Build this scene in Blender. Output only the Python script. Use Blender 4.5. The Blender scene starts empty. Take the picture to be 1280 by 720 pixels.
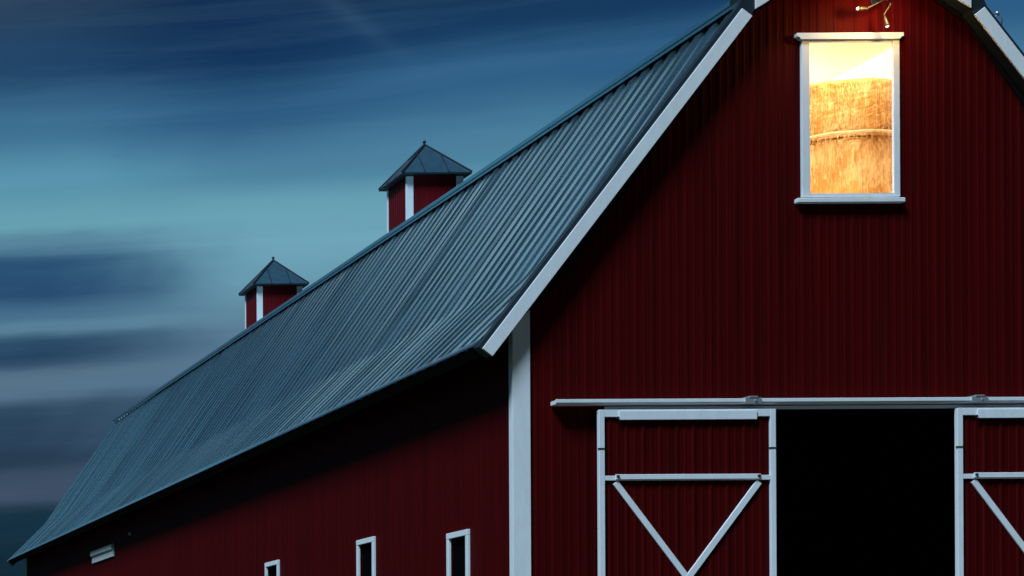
import bpy, bmesh, math, random
from mathutils import Vector, Matrix
random.seed(7)
R = math.radians
scn = bpy.context.scene
C = scn.collection

# ------------------------------------------------------------------ units
# u = sideways, v = above eye height, both counted in S metres on the gable plane
S = 0.011
D = 2550 * S            # distance of the gable wall
EYE = 1.6
U0 = 1465               # centre line of the barn
TH = R(0.3)             # the hand-held camera's slight roll
def Xu(u): return u * S
def Zv(v): return EYE + v * S
def G(px, py, r=1.0):   # measured point -> (X, Z) at depth ratio r
    dx, dy = px + 395, 887 - py
    return (dx + TH * dy) / r * S, EYE + (dy - TH * dx) / r * S
YG = D                   # gable wall face
YB = D - 0.27            # rake board face
YR0 = D - 0.05           # first roof sheet
YR1 = D / 0.411          # far roof end
YW1 = YR1 - 0.3          # far wall
XC = Xu(U0)
HW = 425 * S           # half width of the walls
XL = XC - HW
XR = XC + HW

# ------------------------------------------------------------------ helpers
def new_obj(name, bm, mat, parent=None, smooth=False, mats=None):
    bmesh.ops.recalc_face_normals(bm, faces=bm.faces)
    me = bpy.data.meshes.new(name); bm.to_mesh(me); bm.free()
    for m in (mats or [mat]): me.materials.append(m)
    if smooth:
        for p in me.polygons: p.use_smooth = True
    o = bpy.data.objects.new(name, me); C.objects.link(o)
    if parent is not None:
        o.parent = parent
        o.matrix_parent_inverse = Matrix.Translation(-origin_of(parent))
    return o
def origin_of(o):
    v = Vector(o.location)
    while o.parent: o = o.parent; v = v + Vector(o.location) if False else v
    return v
def empty(name, loc=(0, 0, 0)):
    o = bpy.data.objects.new(name, None); C.objects.link(o); o.location = loc
    o.empty_display_size = .3
    return o
def tag(o, label=None, cat=None, group=None, kind=None):
    if label: o['label'] = label
    if cat: o['category'] = cat
    if group: o['group'] = group
    if kind: o['kind'] = kind
def box(bm, x0, x1, y0, y1, z0, z1, bev=0.0, mi=0):
    vs = [bm.verts.new(p) for p in ((x0,y0,z0),(x1,y0,z0),(x1,y1,z0),(x0,y1,z0),(x0,y0,z1),(x1,y0,z1),(x1,y1,z1),(x0,y1,z1))]
    fs = [bm.faces.new([vs[i] for i in q]) for q in ((0,3,2,1),(4,5,6,7),(0,1,5,4),(1,2,6,5),(2,3,7,6),(3,0,4,7))]
    for f in fs: f.material_index = mi
    if bev:
        es = list({e for f in fs for e in f.edges})
        bmesh.ops.bevel(bm, geom=es, offset=bev, segments=1, affect='EDGES')
def prism_xz(bm, pts, y0, y1, bev=0.0):      # polygon in x,z swept along y
    a = [bm.verts.new((x, y0, z)) for x, z in pts]; b = [bm.verts.new((x, y1, z)) for x, z in pts]
    fs = [bm.faces.new(a), bm.faces.new(b[::-1])]
    n = len(pts)
    for i in range(n): fs.append(bm.faces.new((a[i], a[(i+1) % n], b[(i+1) % n], b[i])))
    if bev:
        es = list({e for f in fs for e in f.edges})
        bmesh.ops.bevel(bm, geom=es, offset=bev, segments=1, affect='EDGES')
def bar_xz(bm, p, q, w, y0, y1, bev=0.003):  # flat bar between two points of an x,z plane
    p = Vector(p); q = Vector(q); d = (q - p).normalized(); n = Vector((-d.y, d.x)) * w / 2
    prism_xz(bm, [p + n, q + n, q - n, p - n], y0, y1, bev)
def tube(bm, pts, rad, seg=10):
    rings = []
    for i, p in enumerate(pts):
        p = Vector(p)
        a = Vector(pts[max(i-1, 0)]); b = Vector(pts[min(i+1, len(pts)-1)])
        d = (b - a).normalized(); s = d.cross(Vector((0.13, 0.2, 1))).normalized(); t = d.cross(s)
        r = rad[i] if isinstance(rad, (list, tuple)) else rad
        rings.append([bm.verts.new(p + (s * math.cos(k*2*math.pi/seg) + t * math.sin(k*2*math.pi/seg)) * r) for k in range(seg)])
    for a, b in zip(rings, rings[1:]):
        for k in range(seg): bm.faces.new((a[k], a[(k+1) % seg], b[(k+1) % seg], b[k]))
    bm.faces.new(rings[0][::-1]); bm.faces.new(rings[-1])

# ------------------------------------------------------------------ materials
def mat(name, col, rough=.6, metal=0., spec=.5, bump=None, var=0., stretch=(1,1,1), vscale=3., rvar=0., dirt=None, coat=0.):
    m = bpy.data.materials.new(name); m.use_nodes = True
    nt = m.node_tree; b = nt.nodes['Principled BSDF']
    b.inputs['Base Color'].default_value = (*col, 1); b.inputs['Roughness'].default_value = rough
    b.inputs['Metallic'].default_value = metal; b.inputs['Specular IOR Level'].default_value = spec
    b.inputs['Coat Weight'].default_value = coat
    tc = nt.nodes.new('ShaderNodeTexCoord'); mp = nt.nodes.new('ShaderNodeMapping')
    mp.inputs['Scale'].default_value = stretch; nt.links.new(tc.outputs['Object'], mp.inputs['Vector'])
    ns = nt.nodes.new('ShaderNodeTexNoise'); ns.inputs['Scale'].default_value = vscale; ns.inputs['Detail'].default_value = 6
    nt.links.new(mp.outputs['Vector'], ns.inputs['Vector'])
    if var:
        mr = nt.nodes.new('ShaderNodeMapRange'); mr.inputs['From Min'].default_value = .3; mr.inputs['From Max'].default_value = .7
        mr.inputs['To Min'].default_value = 1 - var; mr.inputs['To Max'].default_value = 1 + var
        nt.links.new(ns.outputs['Fac'], mr.inputs['Value'])
        vm = nt.nodes.new('ShaderNodeVectorMath'); vm.operation = 'SCALE'; vm.inputs[0].default_value = col
        nt.links.new(mr.outputs['Result'], vm.inputs['Scale'])
        src = vm.outputs[0]
        if dirt:
            n2 = nt.nodes.new('ShaderNodeTexNoise'); n2.inputs['Scale'].default_value = dirt[1]; n2.inputs['Detail'].default_value = 9
            n2.inputs['Roughness'].default_value = .7
            nt.links.new(mp.outputs['Vector'], n2.inputs['Vector'])
            m2 = nt.nodes.new('ShaderNodeMapRange'); m2.inputs['From Min'].default_value = .52; m2.inputs['From Max'].default_value = .75
            m2.inputs['To Max'].default_value = dirt[2]
            nt.links.new(n2.outputs['Fac'], m2.inputs['Value'])
            mx = nt.nodes.new('ShaderNodeMix'); mx.data_type = 'RGBA'
            nt.links.new(m2.outputs['Result'], mx.inputs['Factor']); nt.links.new(src, mx.inputs['A'])
            mx.inputs['B'].default_value = (*dirt[0], 1); src = mx.outputs['Result']
        nt.links.new(src, b.inputs['Base Color'])
    if rvar:
        mr = nt.nodes.new('ShaderNodeMapRange'); mr.inputs['From Min'].default_value = .3; mr.inputs['From Max'].default_value = .7
        mr.inputs['To Min'].default_value = rough - rvar; mr.inputs['To Max'].default_value = rough + rvar
        nt.links.new(ns.outputs['Fac'], mr.inputs['Value']); nt.links.new(mr.outputs['Result'], b.inputs['Roughness'])
    if bump:
        n3 = nt.nodes.new('ShaderNodeTexNoise'); n3.inputs['Scale'].default_value = bump[0]; n3.inputs['Detail'].default_value = 4
        nt.links.new(mp.outputs['Vector'], n3.inputs['Vector'])
        bp = nt.nodes.new('ShaderNodeBump'); bp.inputs['Strength'].default_value = bump[1]; bp.inputs['Distance'].default_value = bump[2]
        nt.links.new(n3.outputs['Fac'], bp.inputs['Height']); nt.links.new(bp.outputs['Normal'], b.inputs['Normal'])
    return m
M = {}
M['red'] = mat('red_siding', (.058, .0013, .0016), .6, spec=.05, var=.26, stretch=(5, 5, .12), vscale=2.2, bump=(3, .25, .01), dirt=((.03, .002, .003), 1.4, .55))
M['white'] = mat('white_painted_trim', (.76, .80, .84), .5, spec=.35, var=.04, stretch=(3, 3, 1), vscale=2.5, dirt=((.42, .41, .40), 6, .22), bump=(8, .2, .004))
M['roof'] = mat('blue_grey_metal_roofing', (.35, .55, .63), .22, metal=.95, spec=.5, var=.07, stretch=(1, .8, .6), vscale=.9, rvar=.04, dirt=((.12, .16, .19), 5, .3), bump=(2, .03, .01))
M['dark'] = mat('dark_weathered_deck', (.010, .010, .012), .8, spec=.1, var=.3, vscale=4)
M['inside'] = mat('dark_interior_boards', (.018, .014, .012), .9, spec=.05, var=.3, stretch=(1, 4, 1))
M['cap'] = mat('dark_blue_roof_seam', (.012, .022, .032), .5, spec=.4, var=.2)
M['cupola_roof'] = mat('blue_metal_cupola_roofing', (.04, .10, .15), .4, metal=.3, var=.15, vscale=5)
M['steel'] = mat('galvanised_steel', (.62, .65, .68), .35, metal=.7, var=.1, vscale=9)
M['black'] = mat('black_hardware', (.012, .012, .013), .5, var=.1)
M['cream'] = mat('cream_loft_boards', (.86, .78, .67), .8, spec=.1, var=.06, stretch=(1, 1, .1), vscale=5)
M['wood'] = mat('loft_floor_wood', (.30, .19, .10), .8, var=.25, stretch=(1, 8, 1))

def glass(name, col, rough=0.0, trans=1.0):
    m = bpy.data.materials.new(name); m.use_nodes = True; b = m.node_tree.nodes['Principled BSDF']
    b.inputs['Base Color'].default_value = (*col, 1); b.inputs['Roughness'].default_value = rough
    b.inputs['Transmission Weight'].default_value = trans; b.inputs['IOR'].default_value = 1.45
    return m
M['glass'] = glass('clear_window_glass', (1, 1, 1))
M['darkglass'] = mat('dark_window_glass', (.003, .003, .004), .5, spec=0, var=.2, vscale=1)

# straw
def straw_mat(name, col, col2):
    m = bpy.data.materials.new(name); m.use_nodes = True; nt = m.node_tree; b = nt.nodes['Principled BSDF']
    b.inputs['Roughness'].default_value = .75; b.inputs['Specular IOR Level'].default_value = .25
    tc = nt.nodes.new('ShaderNodeTexCoord'); mp = nt.nodes.new('ShaderNodeMapping'); mp.inputs['Scale'].default_value = (34, 34, 4.0)
    nt.links.new(tc.outputs['Object'], mp.inputs['Vector'])
    n = nt.nodes.new('ShaderNodeTexNoise'); n.inputs['Scale'].default_value = 1; n.inputs['Detail'].default_value = 6; n.inputs['Distortion'].default_value = 1.2
    nt.links.new(mp.outputs['Vector'], n.inputs['Vector'])
    n2 = nt.nodes.new('ShaderNodeTexNoise'); n2.inputs['Scale'].default_value = 2.3; nt.links.new(tc.outputs['Object'], n2.inputs['Vector'])
    ad = nt.nodes.new('ShaderNodeMath'); ad.operation = 'MULTIPLY_ADD'; ad.inputs[1].default_value = .6
    nt.links.new(n2.outputs['Fac'], ad.inputs[0]); nt.links.new(n.outputs['Fac'], ad.inputs[2])
    cr = nt.nodes.new('ShaderNodeValToRGB'); nt.links.new(ad.outputs[0], cr.inputs['Fac'])
    e = cr.color_ramp.elements; e[0].position = .68; e[0].color = (*col2, 1); e[1].position = .9; e[1].color = (*col, 1)
    nt.links.new(cr.outputs['Color'], b.inputs['Base Color'])
    bp = nt.nodes.new('ShaderNodeBump'); bp.inputs['Strength'].default_value = .5; bp.inputs['Distance'].default_value = .03
    nt.links.new(n.outputs['Fac'], bp.inputs['Height']); nt.links.new(bp.outputs['Normal'], b.inputs['Normal'])
    return m
M['lit_rim'] = mat('pale_lit_rim', (.86, .74, .50), .7, var=.1)  # pale colour stands in for light on the bale's lower edge
M['straw'] = straw_mat('golden_straw', (.90, .66, .32), (.62, .33, .09))

# ------------------------------------------------------------------ roof profile (u, v) left half
E = (990, 446); K = (1103, 556); N = (1318, 864); P1 = (1312, 876)
RIDGE = (U0, 968)
def roof_v(u):
    a = u if u <= U0 else 2*U0 - u
    for (ua, va), (ub, vb) in ((E, K), (K, N), (N, RIDGE)):
        if a <= ub: return va + (a - ua) * (vb - va) / (ub - ua)
    return RIDGE[1]
def mir(p): return (2*U0 - p[0], p[1])
def wp(p): return (Xu(p[0]), Zv(p[1]))
def offset_line(pts, d):   # offset an x,z polyline downwards (to the inside of the barn)
    out = []
    for i, p in enumerate(pts):
        p = Vector(p); ns = []
        for a, b in ((i-1, i), (i, i+1)):
            if a >= 0 and b < len(pts):
                t = (Vector(pts[b]) - Vector(pts[a])).normalized(); ns.append(Vector((t.y, -t.x)))
        n = sum(ns, Vector((0, 0))).normalized(); k = 1 / max(.5, n.dot(ns[0]))
        out.append(tuple(p + n * d * k))
    return out

barn = empty('barn', (XC, YG + 19, 0))
tag(barn, 'long red gambrel barn with white trim, ribbed blue-grey metal roof and two cupolas', 'barn')

def ribbed_sheet(prof, y0, y1, pitch=.40, h=.050, name='roof_sheet'):
    """metal roofing: ribs run down the slope"""
    bm = bmesh.new()
    pts = [Vector(p) for p in prof]
    # finer points along the profile with rounded kinks
    line = []
    for i, p in enumerate(pts):
        if 0 < i < len(pts) - 1:
            a = p + (pts[i-1] - p).normalized() * .12; b = p + (pts[i+1] - p).normalized() * .12
            for t in (0, .33, .67, 1): line.append((a*(1-t)+p*t)*(1-t) + (p*(1-t)+b*t)*t)
        else: line.append(p)
    nrm = []
    for i in range(len(line)):
        t = (line[min(i+1, len(line)-1)] - line[max(i-1, 0)]).normalized()
        n = Vector((-t.y, t.x)); nrm.append(n if n.y > 0 else -n)
    st = []
    y = y0
    while y < y1 - .05:
        j = random.uniform(-.0025, .0025)
        for a, b in ((.002, 1), (.105, 1.04), (.205, 1), (.222, 0), (.30, .02 + j*3), (.397, 0)):
            if y + a < y1: st.append((y + a, b * h * (1 + random.uniform(-.1, .1))))
        y += pitch
    st.append((y1, 0))
    rows = []
    for yy, o in st:
        rows.append([bm.verts.new((p.x + n.x*o, yy, p.y + n.y*o)) for p, n in zip(line, nrm)])
    for a, b in zip(rows, rows[1:]):
        for i in range(len(line)-1): bm.faces.new((a[i], a[i+1], b[i+1], b[i]))
    return bm

lower = [wp(E), wp(K), wp(N)]
for side in (0, 1):
    pr = lower if side == 0 else [wp(mir(E)), wp(mir(K)), wp(mir(N))]
    o = new_obj('roof', ribbed_sheet(pr, YR0, YR1), M['roof'], barn)
    up = [(Xu(1330), Zv(887.2)), wp((U0, 969.5))] if side == 0 else [(Xu(2*U0-1330), Zv(887.2)), wp((U0, 969.5))]
    new_obj('upper_roof', ribbed_sheet(up, YR0, YR1, h=.02), M['roof'], barn)
    bm = bmesh.new()     # drip edge along the eave
    ex, ez = (Xu(E[0]), Zv(E[1])); sx_ = 1 if side == 0 else -1
    ex = ex if side == 0 else Xu(2*U0 - E[0])
    prism_xz(bm, [(ex - sx_*.055, ez + .012), (ex - sx_*.040, ez + .044), (ex + sx_*.06, ez + .125), (ex + sx_*.075, ez + .115), (ex - sx_*.030, ez + .012)], YR0, YR1)
    new_obj('drip_edge', bm, M['roof'], barn)
    # edge flashing where the upper slope overhangs the lower one
    bm = bmesh.new()
    s = 1 if side == 0 else -1
    def X_(u): return Xu(u) if s == 1 else Xu(2*U0 - u)
    prism_xz(bm, [(X_(1308), Zv(870.5)), (X_(1308), Zv(876.5)), (X_(1311), Zv(878)), (X_(1336), Zv(892)), (X_(1336), Zv(882)), (X_(1311), Zv(866)), (X_(1309.5), Zv(866)), (X_(1309.5), Zv(870.5))], YR0 - .03, YR1 + .02, 0)
    new_obj('flashing', bm, M['roof'], barn)
    # roof deck below the metal
    bm = bmesh.new()
    a = [wp(p) for p in ([E, K, N, RIDGE] if s == 1 else [mir(E), mir(K), mir(N), RIDGE])]
    top = offset_line(a, .012 * s); bot = offset_line(a, .15 * s)
    top[-1] = (XC, Zv(RIDGE[1]) - .014); bot[-1] = (XC, Zv(RIDGE[1]) - .17)
    for i in range(3):
        prism_xz(bm, [top[i], top[i+1], bot[i+1], bot[i]], YR0 + .004, YR1 - .01)
    bmesh.ops.remove_doubles(bm, verts=bm.verts, dist=.0001)
    new_obj('roof_deck', bm, M['dark'], barn)
    # dark rake trim behind the white boards, front and back
    for (ya, yb) in ((YB + .03, YR0), (YR1, YR1 + .25)):
        bm = bmesh.new()
        b0, b1 = (991.1, 442.0), (1314.9, 861.6)
        L0 = [b0, b1, (1318, 869), RIDGE] if ya < YR0 else [E, K, N, RIDGE]
        L = [wp(p) if s == 1 else wp(mir(p)) for p in L0]
        if ya < YR0: L = offset_line(L, -.05 * s)
        inn = offset_line(L, .21 * s); inn[-1] = (XC, Zv(RIDGE[1]) - .19)
        # keep the lower end tucked behind the board
        for i in range(3): prism_xz(bm, [L[i], L[i+1], inn[i+1], inn[i]], ya, yb)
        bmesh.ops.remove_doubles(bm, verts=bm.verts, dist=.0001)
        new_obj('rake_trim', bm, M['cap'], barn)
    for (ya, yb) in ((YB, YB + .03), (YR1 + .25, YR1 + .28)):
        bm = bmesh.new()
        b0, b1 = Vector((991.1, 442.0)), Vector((1314.9, 861.6))
        d = (b1 - b0).normalized(); n = Vector((d.y, -d.x)) * 15.6
        q = [b0 - d*0, b1, b1 + n, b0 + n]
        if ya < YR0: prism_xz(bm, [wp(p) if s == 1 else wp(mir(p)) for p in q], ya, yb, .003)
        else:
            L1 = [wp(p) if s == 1 else wp(mir(p)) for p in (E, K, N)]; L2 = offset_line(L1, .17 * s)
            prism_xz(bm, L1 + L2[::-1], ya, yb)
        new_obj('rake_board', bm, M['white'], barn)
        bm = bmesh.new()
        q = [(1331.5, 861), (1331.5, 879), (U0 - .3, 960), (U0 - .3, 942)]
        prism_xz(bm, [wp(p) if s == 1 else wp(mir(p)) for p in q], ya, yb, .003)
        new_obj('rake_board', bm, M['white'], barn)
# ridge cap
bm = bmesh.new()
prism_xz(bm, [(XC-.22, Zv(968)-.08), (XC, Zv(968)+.06), (XC+.22, Zv(968)-.08), (XC+.22, Zv(968)-.10), (XC, Zv(968)+.035), (XC-.22, Zv(968)-.10)], YR0 - .3, YR1 + .2)
new_obj('ridge_cap', bm, M['roof'], barn)

# ------------------------------------------------------------------ gable walls
TW = .06
wx0, wz1 = G(1008.5, 51); wx1, wz0 = G(1121.5, 244)      # clear opening of the loft window
dx0, dz1 = G(965.5, 511); dx1, _ = G(1216, 511)       # door opening
def top_z(x): return Zv(roof_v(x / S)) - .20
def wall_front(y0, y1, holes, ribs_dir):
    """vertical cells with rectangular holes, then small ribs"""
    bm = bmesh.new()
    xs = sorted({XL, XR, XC, Xu(K[0]), Xu(2*U0-K[0]), Xu(N[0]), Xu(2*U0-N[0])} | {h[0] for h in holes} | {h[1] for h in holes})
    for a, b in zip(xs, xs[1:]):
        m = (a + b) / 2
        hs = sorted([h for h in holes if h[0] <= m <= h[1]], key=lambda h: h[2])
        z = 0.0
        for h in hs:
            if h[2] > z + .001: prism_xz(bm, [(a, z), (b, z), (b, h[2]), (a, h[2])], y0, y1)
            z = h[3]
        prism_xz(bm, [(a, z), (b, z), (b, top_z(b)), (a, top_z(a))], y0, y1)
    yo = y0 if ribs_dir < 0 else y1
    x = XL + .30; k = 0
    while x < XR - .28:
        h_, w_ = (.006, .034) if k % 2 == 0 else (.004, .020)
        hs = sorted([h for h in holes if h[0] - .04 <= x <= h[1] + .04], key=lambda h: h[2])
        z = 0.0; segs = []
        for h in hs:
            if h[2] > z + .05: segs.append((z, h[2]))
            z = h[3]
        segs.append((z, top_z(x) - .02))
        for za, zb in segs:
            pts = [(x - w_, yo), (x - w_*.5, yo + ribs_dir*h_), (x + w_*.5, yo + ribs_dir*h_), (x + w_, yo)]
            lo = [bm.verts.new((p[0], p[1], za + .002)) for p in pts]; hi = [bm.verts.new((p[0], p[1], zb)) for p in pts]
            for i in range(3): bm.faces.new((lo[i], lo[i+1], hi[i+1], hi[i]))
            bm.faces.new(lo[::-1]); bm.faces.new(hi)
        x += .115; k += 1
    return bm
holes = [(wx0, wx1, wz0, wz1), (dx0, dx1, 0.0, dz1)]
new_obj('gable_wall', wall_front(YG, YG + TW, holes, -1), M['red'], barn)
new_obj('gable_wall', wall_front(YW1 - TW, YW1, [], 1), M['red'], barn)

# ------------------------------------------------------------------ side walls
def side_y(px):  return D / ((px + 395 + TH*200) / (XL / S))
def side_z(py, px):
    r = (px + 395 + TH*(887-py)) / (XL / S)
    return EYE + ((887-py) - TH*(px+395)) / r * S
wins = []
for (pa, ta, pb, tb) in ((561.5, 666.5, 588, 662), (448.5, 674.5, 470, 671.5), (333.5, 703, 350, 700.5)):
    ya, yb = side_y(pb), side_y(pa); zt = (side_z(ta, pa) + side_z(tb, pb)) / 2
    wins.append((ya, yb, zt - 1.75, zt))
step = wins[2][0] - wins[1][0]
for i in range(1, 4): wins.append((wins[2][0] + .9 + i*4.6, wins[2][1] + .9 + i*4.6, wins[2][2], wins[2][3]))
FT = .085    # width of the window casing
zE = Zv(roof_v((XL) / S)) - .17
def side_wall(x0, x1, holes, rd):
    bm = bmesh.new()
    ys = sorted({YG + TW, YW1 - TW} | {h[0] for h in holes} | {h[1] for h in holes})
    for a, b in zip(ys, ys[1:]):
        m = (a+b)/2; z = 0.
        for h in [h for h in holes if h[0] <= m <= h[1]]:
            box(bm, x0, x1, a, b, 0, h[2]); z = h[3]
        box(bm, x0, x1, a, b, z, zE)
    xo = x0 if rd < 0 else x1
    y = YG + .26; k = 0
    while y < YW1 - .3:
        h_, w_ = (.006, .034) if k % 2 == 0 else (.004, .020)
        segs = []; z = 0.
        for h in holes:
            if h[0] - .04 <= y <= h[1] + .04: segs.append((z, h[2])); z = h[3]
        segs.append((z, zE - .02))
        for za, zb in segs:
            pts = [(xo, y - w_), (xo + rd*h_, y - w_*.5), (xo + rd*h_, y + w_*.5), (xo, y + w_)]
            lo = [bm.verts.new((p[0], p[1], za + .002)) for p in pts]; hi = [bm.verts.new((p[0], p[1], zb)) for p in pts]
            for i in range(3): bm.faces.new((lo[i], lo[i+1], hi[i+1], hi[i]))
            bm.faces.new(lo[::-1]); bm.faces.new(hi)
        y += .115; k += 1
    return bm
hl = [(w[0]+FT*.8, w[1]-FT*.8, w[2]+FT, w[3]-FT) for w in wins]
new_obj('side_wall', side_wall(XL, XL + TW, hl, -1), M['red'], barn)
new_obj('side_wall', side_wall(XR - TW, XR, [], 1), M['red'], barn)
for k, w in enumerate(wins):
    bm = bmesh.new(); x0, x1 = XL - .045, XL - .001
    ya, yb, za, zb = w
    box(bm, x0, x1, ya, ya+FT, za, zb - FT - .002, .004); box(bm, x0, x1, yb-FT, yb, za, zb - FT - .002, .004)
    box(bm, x0 - .002, x1, ya, yb, zb - FT, zb, .004); box(bm, x0 - .01, x1, ya, yb, za - .07, za - .002, .004)
    fr = new_obj('side_window', bm, M['white'], barn)
    bm = bmesh.new(); box(bm, XL + .035, XL + .045, ya + FT*.8, yb - FT*.8, za + FT, zb - FT)
    p = new_obj('pane', bm, M['darkglass'], fr)

# ------------------------------------------------------------------ corner boards
for (cx, s) in ((XL, 1), (XR, -1)):
    for (yf, t) in ((YG, 1), (YW1, -1)):
        bm = bmesh.new()
        xa, xb = sorted((cx - s*.036, cx + s*.205)); zt = top_z(cx + s*.205 if s > 0 else cx - .25) - .0
        ya, yb = sorted((yf - t*.036, yf - t*.002))
        zl = Zv(roof_v(cx / S)) - .17
        pts = [(cx - s*.036, 0), (cx + s*.205, 0), (cx + s*.205, zl + .26), (cx - s*.036, zl)]
        prism_xz(bm, pts, ya, yb, .003)
        ya, yb = sorted((yf, yf + t*.11)); xa, xb = sorted((cx - s*.034, cx - s*.001))
        box(bm, xa, xb, ya, yb, 0, zl - .01, .003)
        new_obj('corner_board', bm, M['white'], barn)

# ------------------------------------------------------------------ loft window
bm = bmesh.new()
rw = D / (D - .05)
ox0, oz1 = G(1002, 46.5, rw); ox1, _ = G(1124.5, 46.5, rw); _, oz0 = G(1060, 246, rw)
cy0, cy1 = YG - .05, YG - .001
box(bm, ox0, wx0 + .012, cy0, cy1, oz0, wz1 + .02, .004)
box(bm, G(1117, 100, rw)[0], ox1, cy0, cy1, oz0, wz1 + .02, .004)
box(bm, wx0 + .012, wx1 - .05, cy0 + .004, cy1, wz1 - .03, wz1 + .02); box(bm, wx0 + .012, wx1 - .05, cy0 + .004, cy1, oz0, wz0 + .02)
w = new_obj('loft_window', bm, M['white'], barn)
bm = bmesh.new()
rw = D / (D - .085); hx0, hz1 = G(996.5, 41, rw); hx1, _ = G(1130, 41, rw); _, hz0 = G(1060, 50, rw)
prism_xz(bm, [(hx0 + .05, wz1 - .004), (hx1 - .05, wz1 - .004), (hx1 - .035, wz1 + .03), (hx1, hz1 - .05), (hx1, hz1), (hx0, hz1), (hx0, hz1 - .05), (hx0 + .035, wz1 + .03)], YG - .085, cy1, .003)
new_obj('window_head', bm, M['white'], w)
bm = bmesh.new()
rw = D / (D - .10); sx0, _ = G(997.5, 248, rw); sx1, _ = G(1132, 248, rw); _, s0 = G(1060, 252.5, rw); _, s1 = G(1060, 247, rw)
box(bm, sx0, sx1, YG - .10, cy1, s0, s1 , .006)
new_obj('sill', bm, M['white'], w)
bm = bmesh.new()
T = .012
box(bm, wx0 + .013, wx0 + .013 + T, YG + .005, YG + .05, wz0, wz1); box(bm, wx1 - .013 - T, wx1 - .013, YG + .005, YG + .05, wz0, wz1)
box(bm, wx0 + .015 + T, wx1 - .015 - T, YG + .005, YG + .05, wz1 - T, wz1 - .001); box(bm, wx0 + .015 + T, wx1 - .015 - T, YG + .005, YG + .05, wz0 + .001, wz0 + T)
new_obj('sash', bm, M['white'], w)
bm = bmesh.new(); box(bm, wx0 + .026, wx1 - .026, YG + .024, YG + .029, wz0 + .014, wz1 - .014)
new_obj('pane', bm, M['glass'], w)

# the loft behind it: floor, back and side boards, ceiling
LF = wz0 - .45
bm = bmesh.new()
lx0, lx1, ly1, lz1 = XC - 1.38, XC + 1.38, YG + 3.2, wz1 + .36
box(bm, lx0, lx1, YG + TW + .01, ly1, LF - .15, LF)
new_obj('loft_floor', bm, M['wood'], barn)
bm = bmesh.new()
box(bm, lx0 - .1, lx0 - .002, YG + TW + .01, ly1, LF - .15, lz1); box(bm, lx1 + .002, lx1 + .1, YG + TW + .01, ly1, LF - .15, lz1)
box(bm, lx0 - .1, lx1 + .1, ly1 + .002, ly1 + .1, LF - .15, lz1); box(bm, lx0 - .1, lx1 + .1, YG + TW + .01, ly1 + .1, lz1 + .002, lz1 + .1)
new_obj('loft_lining', bm, M['cream'], barn)
# dark main floor ceiling
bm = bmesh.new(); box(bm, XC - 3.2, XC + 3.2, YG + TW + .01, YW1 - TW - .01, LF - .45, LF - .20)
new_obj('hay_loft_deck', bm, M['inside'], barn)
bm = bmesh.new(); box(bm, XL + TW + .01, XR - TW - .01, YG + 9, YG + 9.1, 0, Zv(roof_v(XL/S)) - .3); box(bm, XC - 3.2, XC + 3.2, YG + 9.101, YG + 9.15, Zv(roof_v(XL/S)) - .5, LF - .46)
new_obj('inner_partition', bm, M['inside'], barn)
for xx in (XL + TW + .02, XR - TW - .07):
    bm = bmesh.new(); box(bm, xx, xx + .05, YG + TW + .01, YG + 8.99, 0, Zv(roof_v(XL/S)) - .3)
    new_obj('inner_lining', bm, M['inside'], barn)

# ------------------------------------------------------------------ sliding doors, track
tr = bmesh.new()
rd = D / (D - .21)
tx0, tz = G(695, 504.0, rd); tx1 = Xu(2*U0) - tx0 + .35
tzt = tz + 5.0*S
ty0, ty1 = YG - .20, YG - .03
box(tr, tx0, tx1, ty0, ty1, tz - 1.2*S, tzt - .012, .004)
track = new_obj('door_track', tr, M['white'], barn)
bm = bmesh.new(); box(bm, tx0 - .004, tx1 + .004, ty0 - .014, ty0 - .001, tzt - .05, tzt - .002, .003)
new_obj('track_lip', bm, M['white'], track)
for px in (941, 1224, 1500):
    x, _ = G(px, 499, rd)
    bm = bmesh.new()
    box(bm, x - .11, x + .11, ty0 - .03, ty0 - .015, tzt - .075, tzt + .006, .003)
    box(bm, x - .06, x + .06, ty0 - .04, YG - .02, tzt + .008, tzt + .028, .003)
    tube(bm, [(x + .03, ty0 - .045, tzt - .03), (x + .03, ty0 - .014, tzt - .03)], .013, 8)
    new_obj('track_bracket', bm, M['steel'], track)
# header strip above the opening
bm = bmesh.new()
hx, hzt = G(756, 509.3, D / (D - .05))
box(bm, hx, tx1 - .3, YG - .055, YG - .022, hzt - 3.2*S, hzt + .01, .003)
new_obj('door_header', bm, M['white'], barn)

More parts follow.
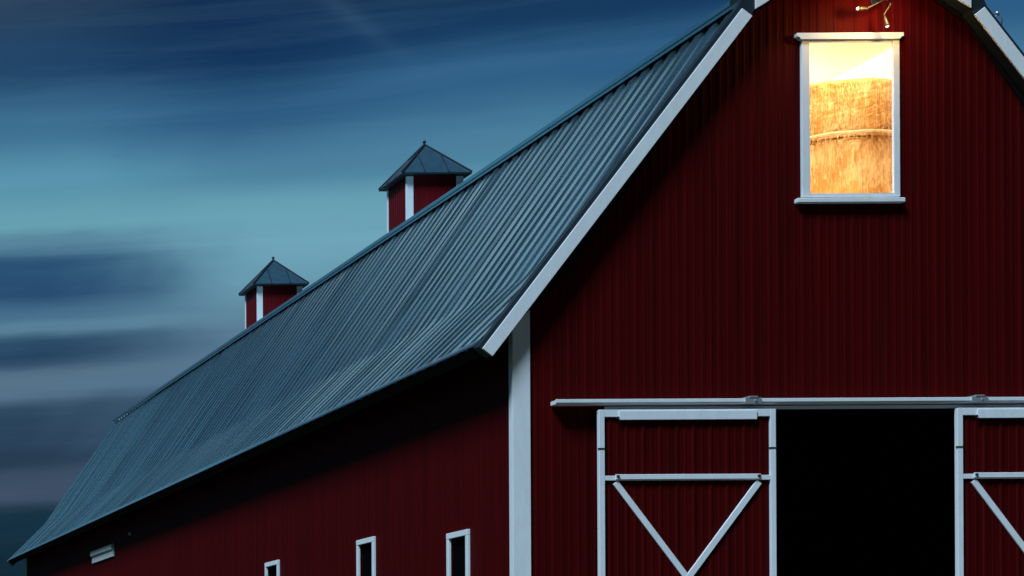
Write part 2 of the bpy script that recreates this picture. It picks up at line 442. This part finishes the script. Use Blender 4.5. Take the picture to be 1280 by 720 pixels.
def door(x0, x1, name_label):
    y0, y1 = YG - .165, YG - .125
    zt = G(860, 511.5, rd)[1]; zb = .06
    bm = bmesh.new()
    box(bm, x0 + .03, x1 - .03, y0, y1, zb, zt - .03)
    x = x0 + .16; k = 0
    while x < x1 - .12:
        h_, w_ = (.014, .03) if k % 2 == 0 else (.005, .018)
        pts = [(x - w_, y0), (x - w_*.5, y0 - h_), (x + w_*.5, y0 - h_), (x + w_, y0)]
        lo = [bm.verts.new((p[0], p[1], zb + .05)) for p in pts]; hi = [bm.verts.new((p[0], p[1], zt - .05)) for p in pts]
        for i in range(3): bm.faces.new((lo[i], lo[i+1], hi[i+1], hi[i]))
        x += .115; k += 1
    d = new_obj('sliding_door', bm, M['red'], barn)
    d['label'] = name_label
    fy0, fy1 = y0 - .045, y0 - .001
    sw = 6.8 * S
    for xa in (x0, x1 - sw):
        bm = bmesh.new(); box(bm, xa, xa + sw, fy0, fy1 + .03, zb - .02, zt, .004)
        new_obj('stile', bm, M['white'], d)
    bm = bmesh.new(); box(bm, x0 + sw + .002, x1 - sw - .002, fy0 + .004, fy1, zt - 9*S, zt, .003)
    box(bm, x0 + sw + .19, x1 - sw - .19, fy0 - .018, fy0 + .002, zt - 13.0*S, zt - .02, .004)
    new_obj('top_rail', bm, M['white'], d)
    zm = G(860, 596.5, rd)[1]; hm = 7 * S
    bm = bmesh.new(); box(bm, x0 + sw + .002, x1 - sw - .002, fy0 + .004, fy1, zm - hm/2, zm + hm/2 - .012, .003)
    box(bm, x0 + sw + .14, x1 - sw - .14, fy0 - .012, fy0 + .002, zm - hm/2 + .012, zm + hm/2 + .004, .004)
    zl = zm - 2 * 1.38
    new_obj('middle_rail', bm, M['white'], d)
    bm = bmesh.new(); box(bm, x0 + sw + .002, x1 - sw - .002, fy0 + .004, fy1, zl - hm/2, zl + hm/2, .003)
    new_obj('middle_rail', bm, M['white'], d)
    bm = bmesh.new(); box(bm, x0 + sw + .002, x1 - sw - .002, fy0 + .004, fy1, zb - .01, zb + .14, .003)
    new_obj('bottom_rail', bm, M['white'], d)
    xa, xb = x0 + sw + .15, x1 - sw - .15
    bm = bmesh.new(); bar_xz(bm, (xa, zm - hm/2 - .025), (xb, zl + hm/2 + .025), 7.6*S, fy0 + .012, fy1 - .002, .004)
    new_obj('brace', bm, M['white'], d)
    bm = bmesh.new(); bar_xz(bm, (xb, zm - hm/2 - .025), (xa, zl + hm/2 + .025), 7.6*S, fy0 + .009, fy1 - .004, .004)
    new_obj('brace', bm, M['white'], d)
    # bolts and edge clips
    for xx, zz in ((xa + .02, zm + .015), (xb - .02, zm + .015), (xa + .02, zt - 10.5*S)):
        bm = bmesh.new(); tube(bm, [(xx, fy0 - .034, zz), (xx, fy0 - .005, zz)], .018, 8)
        new_obj('bolt', bm, M['black'], d)
    for xx in (x0, x1 - sw):
        bm = bmesh.new(); box(bm, xx - .012, xx + sw + .012, fy0 - .008, fy0 + .03, zm + 36*S - .008, zm + 36*S + .010, .002)
        new_obj('edge_clip', bm, M['black'], d)
    # hanger plates to the track
    for xx in (x0 + .35, x1 - .35):
        bm = bmesh.new(); box(bm, xx - .04, xx + .04, y1 + .002, y1 + .015, zt - .25, zt + .02, .002)
        new_obj('hanger', bm, M['steel'], d)
    return d
a0, _ = G(749, 520, rd); a1, _ = G(970, 520, rd)
door(a0, a1, 'left sliding door with red ribbed panel, white frame and crossed braces')
b0, _ = G(1197, 520, rd)
door(b0, b0 + (a1 - a0), 'right sliding door with red ribbed panel, white frame and crossed braces')

# ------------------------------------------------------------------ small things on the walls
bm = bmesh.new()
vy0, vy1 = side_y(143), side_y(117); vz1 = side_z(684, 130); vz0 = side_z(700, 130)
box(bm, XL - .05, XL - .001, vy0, vy1, vz0, vz0 + (vz1-vz0)*.48, .004)
prism = [(XL - .001, vz0 + (vz1-vz0)*.5), (XL - .05, vz0 + (vz1-vz0)*.52), (XL - .10, vz0 + (vz1-vz0)*.58), (XL - .09, vz1 - .02), (XL - .001, vz1)]
prism_xz(bm, prism, vy0, vy1)
new_obj('wall_vent', bm, M['white'], barn)
bm = bmesh.new(); yy = side_y(163); zz = side_z(667, 163)
tube(bm, [(XL - .001, yy, zz), (XL - .04, yy, zz)], [.05, .035], 10)
new_obj('cable_bracket', bm, M['white'], barn)

# lightning conductor on the right hand slope
def conductor(px, py):
    x, z = G(px, py, D / (D + .0))
    bm = bmesh.new()
    zs = z - .16; xs = x - .04
    tube(bm, [(xs - .05, YG - .1, zs - .02), (x, YG - .1, z)], .010, 8)
    tube(bm, [(x + .0, YG - .1, z), (x + .07, YG - .1, z - .05), (x + .06, YG - .1, z - .16)], .009, 8)
    bmesh.ops.create_uvsphere(bm, u_segments=12, v_segments=8, radius=.028, matrix=Matrix.Translation((x, YG - .1, z + .01)))
    return new_obj('lightning_conductor', bm, M['steel'], barn, True)
conductor(1240.5, 20.5)

# ------------------------------------------------------------------ cupolas
def cupola(yf):
    """yf = front edge of the cupola roof"""
    he, hb = .74, .61
    yc = yf + he
    z0, ze, za = Zv(915), Zv(1034), Zv(1105)
    x = XC
    bm = bmesh.new(); box(bm, x - hb + .02, x + hb - .02, yc - hb + .02, yc + hb - .02, z0, ze - .03)
    for k in range(9):    # ribs
        o = -hb + .13 + k * (2*hb - .26) / 8
        box(bm, x + o - .008, x + o + .008, yc - hb + .012, yc - hb + .021, z0, ze - .04)
        box(bm, x - hb + .012, x - hb + .021, yc + o - .008, yc + o + .008, z0, ze - .04)
    c = new_obj('cupola', bm, M['cupred'], barn)
    t = .15
    for sx in (-1, 1):
        for sy in (-1, 1):
            bm = bmesh.new()
            xa, xb = sorted((x + sx*hb, x + sx*(hb - t))); ya, yb = sorted((yc + sy*hb, yc + sy*(hb - .019)))
            box(bm, xa, xb, ya, yb, z0 + .01, ze - .05, .003)
            xa, xb = sorted((x + sx*hb, x + sx*(hb - .019))); ya, yb = sorted((yc + sy*(hb - .0195), yc + sy*(hb - .065)))
            box(bm, xa, xb, ya, yb, z0 + .01, ze - .05, .002)
            new_obj('corner_trim', bm, M['white'], c)
    bm = bmesh.new()
    q = [(-he, -he), (he, -he), (he, he), (-he, he)]
    f = [bm.verts.new((x + a, yc + b, ze)) for a, b in q]; g = [bm.verts.new((x + a, yc + b, ze - .035)) for a, b in q]
    h = [bm.verts.new((x + a*.80, yc + b*.80, ze - .036)) for a, b in q]
    ap = bm.verts.new((x, yc, za))
    for i in range(4):
        j = (i+1) % 4
        bm.faces.new((f[i], f[j], ap)); bm.faces.new((g[i], g[j], f[j], f[i])).material_index = 1
        bm.faces.new((h[i], h[j], g[j], g[i])).material_index = 1
    bm.faces.new(h).material_index = 1
    new_obj('cupola_roof', bm, None, c, mats=[M['cupola_roof'], M['cap']])
    bm = bmesh.new()
    A = Vector((x, yc, za + .01))
    for a, b in q: tube(bm, [Vector((x + a*1.0, yc + b*1.0, ze + .008)), A], [.026, .024], 6)
    for i in range(4):   # seams on each face
        p = Vector((q[i][0], q[i][1], 0)); r_ = Vector((q[(i+1) % 4][0], q[(i+1) % 4][1], 0))
        for tt in (.33, .67):
            e_ = p.lerp(r_, tt) ; k = 1 - abs(tt - .5) * 2
            mid = (p + r_) / 2; up = k
            # seam runs straight up the slope until it meets the hip
            base = Vector((x, yc, ze)) + e_
            topp = Vector((x, yc, ze)) + (e_ - mid) + mid * (1 - up) ; topp.z = ze + (za - ze) * up
            tube(bm, [base + Vector((0, 0, .008)), topp + Vector((0, 0, .008))], .016, 6)
    new_obj('hip_cap', bm, M['cap'], c)
    bm = bmesh.new()
    tube(bm, [(x, yc, za - .02), (x, yc, za + .04)], .014, 8)
    bmesh.ops.create_uvsphere(bm, u_segments=12, v_segments=8, radius=.038, matrix=Matrix.Translation((x, yc, za + .065)))
    new_obj('finial', bm, M['cap'], c, True)
    return c
M['cupred'] = mat('red_cupola_siding', (.11, .0025, .005), .5, spec=.2, var=.2, stretch=(4, 4, .4), vscale=3)
c1 = cupola(D / .645); c1['label'] = 'nearer cupola, the larger looking one'
c2 = cupola(D / .5115); c2['label'] = 'farther cupola near the far end of the roof'

# ------------------------------------------------------------------ twin headed wall lamp above the loft window
lx, lz = G(1092, 4)
lamp = empty('wall_lamp', (lx, YG, lz))
tag(lamp, 'small twin headed metal wall lamp above the lit loft window', 'wall lamp')
bm = bmesh.new(); box(bm, lx - .06, lx + .06, YG - .045, YG - .021, lz - .02, lz + .16, .008)
new_obj('mounting_plate', bm, M['black'], lamp)
bm = bmesh.new()
rl = D / (D - .32); h1 = G(1078.5, 10.5, rl); h2 = G(1107.5, 27, rl)
tube(bm, [(lx, YG - .04, lz + .08), (lx, YG - .15, lz + .09), (lx + .005, YG - .26, lz + .03), (lx, YG - .30, lz - .05)], .011, 8)
tube(bm, [(lx, YG - .30, lz - .05), (lx - .06, YG - .31, lz - .065), (h1[0] + .05, YG - .32, h1[1] - .005)], .011, 8)
tube(bm, [(lx, YG - .30, lz - .05), (lx + .05, YG - .31, lz - .12), (h2[0] - .03, YG - .32, h2[1] + .10), (h2[0] - .01, YG - .32, h2[1] + .06)], .011, 8)
new_obj('arm', bm, M['black'], lamp, True)
M['bulb'] = mat('lit_warm_bulb', (.9, .8, .7), .4)
_b = M['bulb'].node_tree.nodes['Principled BSDF']; _b.inputs['Emission Color'].default_value = (1, .78, .55, 1); _b.inputs['Emission Strength'].default_value = 2.5
def lamp_head(p, d):
    bm = bmesh.new(); p = Vector(p); d = Vector(d).normalized()
    tube(bm, [p - d*.07, p - d*.03, p + d*.03, p + d*.055], [.012, .018, .030, .032], 12)
    hd = new_obj('lamp_head', bm, M['black'], lamp, True)
    bm = bmesh.new(); bmesh.ops.create_uvsphere(bm, u_segments=12, v_segments=8, radius=.021, matrix=Matrix.Translation(p + d*.062))
    o = new_obj('bulb', bm, M['bulb'], hd, True)
    return hd
lamp_head((h1[0], YG - .32, h1[1]), (-1, .15, .02))
lamp_head((h2[0], YG - .32, h2[1]), (.35, .15, -1))

# ------------------------------------------------------------------ hay bales in the loft
def bale(cx, cy, z0, z1, rad, seed):
    rnd = random.Random(seed)
    bm = bmesh.new()
    n, m = 96, 26
    rows = []
    for j in range(m + 1):
        t = j / m; z = z0 + (z1 - z0) * t
        ed = min(t, 1 - t) * (z1 - z0)
        rr = rad - max(0, .07 - ed) * .9
        row = []
        for i in range(n):
            a = 2*math.pi*i/n
            w_ = .012*math.sin(9*a + seed) + .008*math.sin(23*a + 2*seed + t*3) + rnd.uniform(-.008, .008)
            row.append(bm.verts.new((cx + math.cos(a)*(rr + w_), cy + math.sin(a)*(rr + w_), z + rnd.uniform(-.006, .006))))
        rows.append(row)
    for a, b in zip(rows, rows[1:]):
        for i in range(n): bm.faces.new((a[i], a[(i+1) % n], b[(i+1) % n], b[i]))
    bm.faces.new(rows[0][::-1]); bm.faces.new(rows[-1])
    # loose straws standing out of the side and rims
    for k in range(1300):
        a = rnd.uniform(math.pi, 2*math.pi); z = rnd.uniform(z0 + .02, z1 - .0) if rnd.random() < .8 else rnd.choice((z0 + .04, z1 - .03))
        l = rnd.uniform(.05, .17); t = rnd.gauss(0, .2); r0 = rad + .0
        p = Vector((cx + math.cos(a)*r0, cy + math.sin(a)*r0, z))
        tg = Vector((-math.sin(a), math.cos(a), 0)); o = Vector((math.cos(a), math.sin(a), 0))
        d = (Vector((0, 0, -1)) * math.cos(t) + tg * math.sin(t) + o * rnd.uniform(.0, .3)).normalized()
        wv = tg * rnd.uniform(.003, .006)
        q = p + d * l; mm = p + d*l*.5 + o*.012
        v = [bm.verts.new(x) for x in (p - wv, p + wv, mm + wv, mm - wv, q)]
        bm.faces.new(v[:4]); bm.faces.new((v[3], v[2], v[4]))
    return new_obj('hay_bale', bm, M['straw'])
RB = .97
bcx = G(1043, 150)[0]; bcy = YG + .85 + RB
zj = G(1046, 167)[1] ; 
persp = (bcy - RB) / D
def zfar(z): return EYE + (z - EYE) * persp
bx_ = bcx * bcy / D
ztop = zfar(G(1046, 96)[1]); zj = zfar(zj)
b_up = bale(bx_, bcy, zj, ztop, RB, 3)
tag(b_up, 'upper golden round hay bale stacked inside the lit loft window', 'hay bale', 'hay bales in the loft')
bm = bmesh.new()  # added ring that imitates the lit lower edge of the upper bale
for zz, rr in ((zj + .035, .022),):
    n_ = 96; ring = []
    for i in range(n_):
        a = 2*math.pi*i/n_; ro = RB + .012
        ring.append([bm.verts.new((bx_ + math.cos(a)*(ro + math.cos(b)*rr), bcy + math.sin(a)*(ro + math.cos(b)*rr), zz + math.sin(b)*rr + .004*math.sin(11*a))) for b in (0, 1.57, 3.14, 4.71)])
    for i in range(n_):
        A_, B_ = ring[i], ring[(i+1) % n_]
        for k in range(4): bm.faces.new((A_[k], A_[(k+1) % 4], B_[(k+1) % 4], B_[k]))
rim = new_obj('lit_rim', bm, M['lit_rim'], b_up)
b_lo = bale(bx_ + .01, bcy + .03, LF + .002, zj - .012, RB, 5)
tag(b_lo, 'lower golden hay bale standing on the loft floor behind the window sill', 'hay bale', 'hay bales in the loft')

# ------------------------------------------------------------------ ground
def sheet(name, x0, x1, y0, y1, z, m, n=1):
    bm = bmesh.new()
    bmesh.ops.create_grid(bm, x_segments=n, y_segments=n, size=1, matrix=Matrix.Translation(((x0+x1)/2, (y0+y1)/2, z)) @ Matrix.Diagonal(((x1-x0)/2, (y1-y0)/2, 1, 1)))
    o = new_obj(name, bm, m); tag(o, kind='structure'); return o
M['field'] = mat('dark_pasture', (.030, .042, .018), .9, spec=.1, var=.4, vscale=.6, bump=(18, .6, .05), dirt=((.06, .05, .03), .5, .5))
M['gravel'] = mat('gravel_yard', (.16, .15, .14), .9, spec=.1, var=.3, vscale=8, bump=(35, .8, .03))
sheet('ground', -3000, 3000, -3000, 3000, -.02, M['field'])
sheet('gravel_yard', XL - 3, XR + 5, -15, YG, -.012, M['gravel'])
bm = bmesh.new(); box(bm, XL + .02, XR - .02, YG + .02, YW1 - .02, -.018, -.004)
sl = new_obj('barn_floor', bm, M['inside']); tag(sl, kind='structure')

# ------------------------------------------------------------------ world: night sky with bands of cloud
w = bpy.data.worlds.new('World'); scn.world = w; w.use_nodes = True
nt = w.node_tree; L = nt.links; nd = nt.nodes
bg = nd['Background']
tc = nd.new('ShaderNodeTexCoord'); sx = nd.new('ShaderNodeSeparateXYZ'); L.new(tc.outputs['Generated'], sx.inputs[0])
def mth(op, a, b=None, c=None, clamp=False):
    n = nd.new('ShaderNodeMath'); n.operation = op; n.use_clamp = clamp
    for i, v in enumerate((a, b, c)):
        if v is None: continue
        if isinstance(v, (int, float)): n.inputs[i].default_value = v
        else: L.new(v, n.inputs[i])
    return n.outputs[0]
x_, y_, z_ = sx.outputs
az = mth('ARCTAN2', x_, y_)
hyp = mth('SQRT', mth('ADD', mth('MULTIPLY', x_, x_), mth('MULTIPLY', y_, y_)))
el = mth('DIVIDE', z_, mth('MAXIMUM', hyp, .02))
# noise that is stretched sideways, in sky coordinates
cv = nd.new('ShaderNodeCombineXYZ'); L.new(mth('MULTIPLY', az, 3.2), cv.inputs[0]); L.new(mth('MULTIPLY', el, 22.), cv.inputs[1])
nz = nd.new('ShaderNodeTexNoise'); nz.inputs['Scale'].default_value = 1.0; nz.inputs['Detail'].default_value = 5; nz.inputs['Roughness'].default_value = .5; nz.inputs['Distortion'].default_value = .3
L.new(cv.outputs[0], nz.inputs['Vector'])
cv2 = nd.new('ShaderNodeCombineXYZ'); L.new(mth('MULTIPLY', az, 5.), cv2.inputs[0]); L.new(mth('MULTIPLY', el, 9.), cv2.inputs[1]); cv2.inputs[2].default_value = 4.3
nz2 = nd.new('ShaderNodeTexNoise'); nz2.inputs['Scale'].default_value = 1.2; nz2.inputs['Detail'].default_value = 4; nz2.inputs['Distortion'].default_value = .8
L.new(cv2.outputs[0], nz2.inputs['Vector'])
n1 = mth('SUBTRACT', nz.outputs['Fac'], .5); n2 = mth('SUBTRACT', nz2.outputs['Fac'], .5)
cv3 = nd.new('ShaderNodeCombineXYZ'); L.new(mth('MULTIPLY', az, 5.), cv3.inputs[0]); L.new(mth('MULTIPLY', el, 95.), cv3.inputs[1]); cv3.inputs[2].default_value = 8.1
nz3 = nd.new('ShaderNodeTexNoise'); nz3.inputs['Scale'].default_value = 1.0; nz3.inputs['Detail'].default_value = 8; nz3.inputs['Roughness'].default_value = .6; nz3.inputs['Distortion'].default_value = .5
L.new(cv3.outputs[0], nz3.inputs['Vector']); n3 = mth('SUBTRACT', nz3.outputs['Fac'], .5)
elw = mth('ADD', el, mth('ADD', mth('ADD', mth('MULTIPLY', n1, .022), mth('MULTIPLY', n2, .016)), mth('MULTIPLY', n3, .007)))
def lin(c): return tuple(((v/255)/12.92 if v/255 <= .04045 else ((v/255+.055)/1.055)**2.4) for v in c)
def ramp(stops):
    r = nd.new('ShaderNodeValToRGB'); e = r.color_ramp.elements
    r.color_ramp.interpolation = 'EASE'
    while len(e) < len(stops): e.new(.5)
    for k, (yp, c) in enumerate(sorted(stops, key=lambda s: -s[0])):
        e[k].position = max(0, min(1, (887 - yp) / 2600 / .8)); e[k].color = (*lin(c), 1)
    L.new(mth('MULTIPLY', elw, 1/.8), r.inputs['Fac']); return r.outputs['Color']
left = ramp([(887, (6, 26, 42)), (700, (6, 38, 56)), (655, (14, 48, 68)), (618, (62, 80, 104)), (600, (56, 76, 100)), (572, (36, 58, 82)), (520, (40, 68, 94)),
             (486, (86, 116, 142)), (470, (88, 118, 142)), (450, (34, 66, 98)), (430, (42, 78, 108)), (412, (90, 132, 158)), (395, (68, 110, 142)), (372, (36, 76, 116)), (335, (40, 82, 120)), (310, (84, 130, 158)),
             (285, (104, 164, 182)), (225, (88, 150, 178)), (150, (58, 112, 150)), (80, (22, 66, 106)), (0, (8, 42, 80)), (-200, (8, 34, 68)), (-1000, (20, 42, 74))])
right = ramp([(887, (10, 40, 60)), (640, (50, 82, 110)), (520, (80, 110, 140)), (430, (92, 130, 156)), (330, (112, 168, 190)), (285, (106, 166, 188)),
              (230, (76, 132, 164)), (150, (42, 94, 138)), (80, (16, 58, 98)), (0, (5, 32, 62)), (-200, (10, 36, 70)), (-1000, (20, 42, 74))])
fx = nd.new('ShaderNodeMapRange'); fx.interpolation_type = 'SMOOTHSTEP'
fx.inputs['From Min'].default_value = .175; fx.inputs['From Max'].default_value = .275
L.new(mth('ADD', az, mth('MULTIPLY', n2, .12)), fx.inputs['Value'])
mx = nd.new('ShaderNodeMix'); mx.data_type = 'RGBA'; L.new(fx.outputs['Result'], mx.inputs['Factor']); L.new(left, mx.inputs['A']); L.new(right, mx.inputs['B'])
col = mx.outputs['Result']
# a darker gap in the high cloud, wispy veil
def gauss(ca, ce, wa, we):
    a = mth('POWER', mth('DIVIDE', mth('SUBTRACT', az, ca), wa), 2.); b = mth('POWER', mth('DIVIDE', mth('SUBTRACT', el, ce), we), 2.)
    return mth('EXPONENT', mth('MULTIPLY', mth('ADD', a, b), -1.))
def mixc(col, fac, c):
    m = nd.new('ShaderNodeMix'); m.data_type = 'RGBA'; L.new(fac, m.inputs['Factor']); L.new(col, m.inputs['A']); m.inputs['B'].default_value = (*lin(c), 1); return m.outputs['Result']
col = mixc(col, mth('MULTIPLY', gauss(.09, .475, .125, .082), .95), (186, 226, 242))   # bright patch added to the unseen sky to brighten the roof reflections
col = mixc(col, mth('MULTIPLY', gauss(.272, .325, .05, .035), .75), (6, 44, 88))
wis = mth('ABSOLUTE', mth('SUBTRACT', mth('ADD', mth('MULTIPLY', mth('SUBTRACT', az, .305), -.95), .332), mth('ADD', el, mth('MULTIPLY', n2, .012))))
wf = mth('EXPONENT', mth('MULTIPLY', mth('POWER', mth('DIVIDE', wis, .006), 2.), -1.))
col = mixc(col, mth('MULTIPLY', mth('MULTIPLY', wf, gauss(.315, .318, .03, .04)), .08), (96, 140, 176))
vl = mth('MULTIPLY', mth('MULTIPLY', mth('MAXIMUM', mth('SUBTRACT', nz3.outputs['Fac'], .48), 0), .3, clamp=True), mth('MULTIPLY', mth('SUBTRACT', el, .03), 4., clamp=True))
col = mixc(col, vl, (110, 160, 184))
bm3 = mth('ADD', 1., mth('MULTIPLY', n3, .2))
vb = nd.new('ShaderNodeVectorMath'); vb.operation = 'SCALE'; L.new(col, vb.inputs[0]); L.new(bm3, vb.inputs['Scale']); col = vb.outputs[0]
bk = nd.new('ShaderNodeMapRange'); bk.interpolation_type = 'SMOOTHSTEP'; bk.inputs['From Min'].default_value = -.5; bk.inputs['From Max'].default_value = .55; bk.inputs['To Min'].default_value = .05  # unseen sky behind the camera dimmed so the rib flanks reflect dark
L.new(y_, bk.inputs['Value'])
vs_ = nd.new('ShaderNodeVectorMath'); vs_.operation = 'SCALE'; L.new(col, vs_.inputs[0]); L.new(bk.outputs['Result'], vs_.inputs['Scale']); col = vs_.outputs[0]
# stars
vo = nd.new('ShaderNodeTexVoronoi'); vo.inputs['Scale'].default_value = 26; L.new(tc.outputs['Generated'], vo.inputs['Vector'])
st = mth('LESS_THAN', vo.outputs['Distance'], .032)
st = mth('MULTIPLY', st, mth('GREATER_THAN', el, .29))
col = mixc(col, mth('MULTIPLY', st, .6), (190, 205, 220))
# open night air above and behind, from the Sky Texture
sky = nd.new('ShaderNodeTexSky'); sky.sky_type = 'NISHITA'; sky.sun_disc = False
SUN = Vector((-.50, -.40, .80)).normalized()
sky.sun_elevation = math.asin(SUN.z); sky.sun_rotation = math.atan2(SUN.x, SUN.y)
hs = nd.new('ShaderNodeHueSaturation'); hs.inputs['Saturation'].default_value = .98; hs.inputs['Hue'].default_value = .498; hs.inputs['Value'].default_value = .91; L.new(col, hs.inputs['Color']); col = hs.outputs['Color']
ad = nd.new('ShaderNodeMix'); ad.data_type = 'RGBA'; ad.blend_type = 'ADD'; ad.inputs['Factor'].default_value = .0008
L.new(col, ad.inputs['A']); L.new(sky.outputs[0], ad.inputs['B'])
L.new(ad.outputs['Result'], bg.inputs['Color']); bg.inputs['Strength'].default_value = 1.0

# ------------------------------------------------------------------ lights
def light(name, kind, loc, energy, col, **kw):
    l = bpy.data.lights.new(name, kind); l.energy = energy; l.color = col
    for k, v in kw.items(): setattr(l, k, v)
    o = bpy.data.objects.new(name, l); o.location = loc; C.objects.link(o); return o
m_ = light('moon', 'SUN', (0, 0, 30), 4.3, (.62, .83, 1.0), angle=R(16))
m_.rotation_euler = SUN.to_track_quat('Z', 'Y').to_euler()
light('loft_light', 'POINT', ((wx0+wx1)/2 + .1, YG + .16, wz1 + .24), 106, (1, .77, .48), shadow_soft_size=.04)
light('loft_light', 'POINT', ((wx0+wx1)/2 - .3, YG + 3.05, ztop + .18), 200, (1, .86, .70), shadow_soft_size=.08)
light('loft_light', 'POINT', ((wx0+wx1)/2, YG + .16, wz0 - .20), 62, (1, .77, .48), shadow_soft_size=.04)  # hidden fill light added below the sill to brighten the lower bale
light('lamp_glow', 'POINT', (h1[0], YG - .50, h1[1] - .02), 19.0, (1, .56, .14), shadow_soft_size=.03)
light('lamp_glow', 'POINT', (h2[0], YG - .50, h2[1] + .04), 19.0, (1, .56, .14), shadow_soft_size=.03)

# ------------------------------------------------------------------ camera
cam = bpy.data.cameras.new('Camera'); co = bpy.data.objects.new('Camera', cam); C.objects.link(co)
co.location = (0, 0, EYE)
co.rotation_euler = (R(90), TH, 0)
cam.sensor_width = 36; cam.lens = 36 * 2550 / 1280
cam.shift_x = (640 + 395) / 1280; cam.shift_y = (887 - 360) / 1280
cam.clip_end = 8000; cam.clip_start = .1
scn.camera = co
scn.view_settings.view_transform = 'Standard'; scn.view_settings.look = 'None'
scn.view_settings.exposure = 0; scn.view_settings.gamma = 1
scn.cycles.max_bounces = 8
scn.cycles.use_denoising = True
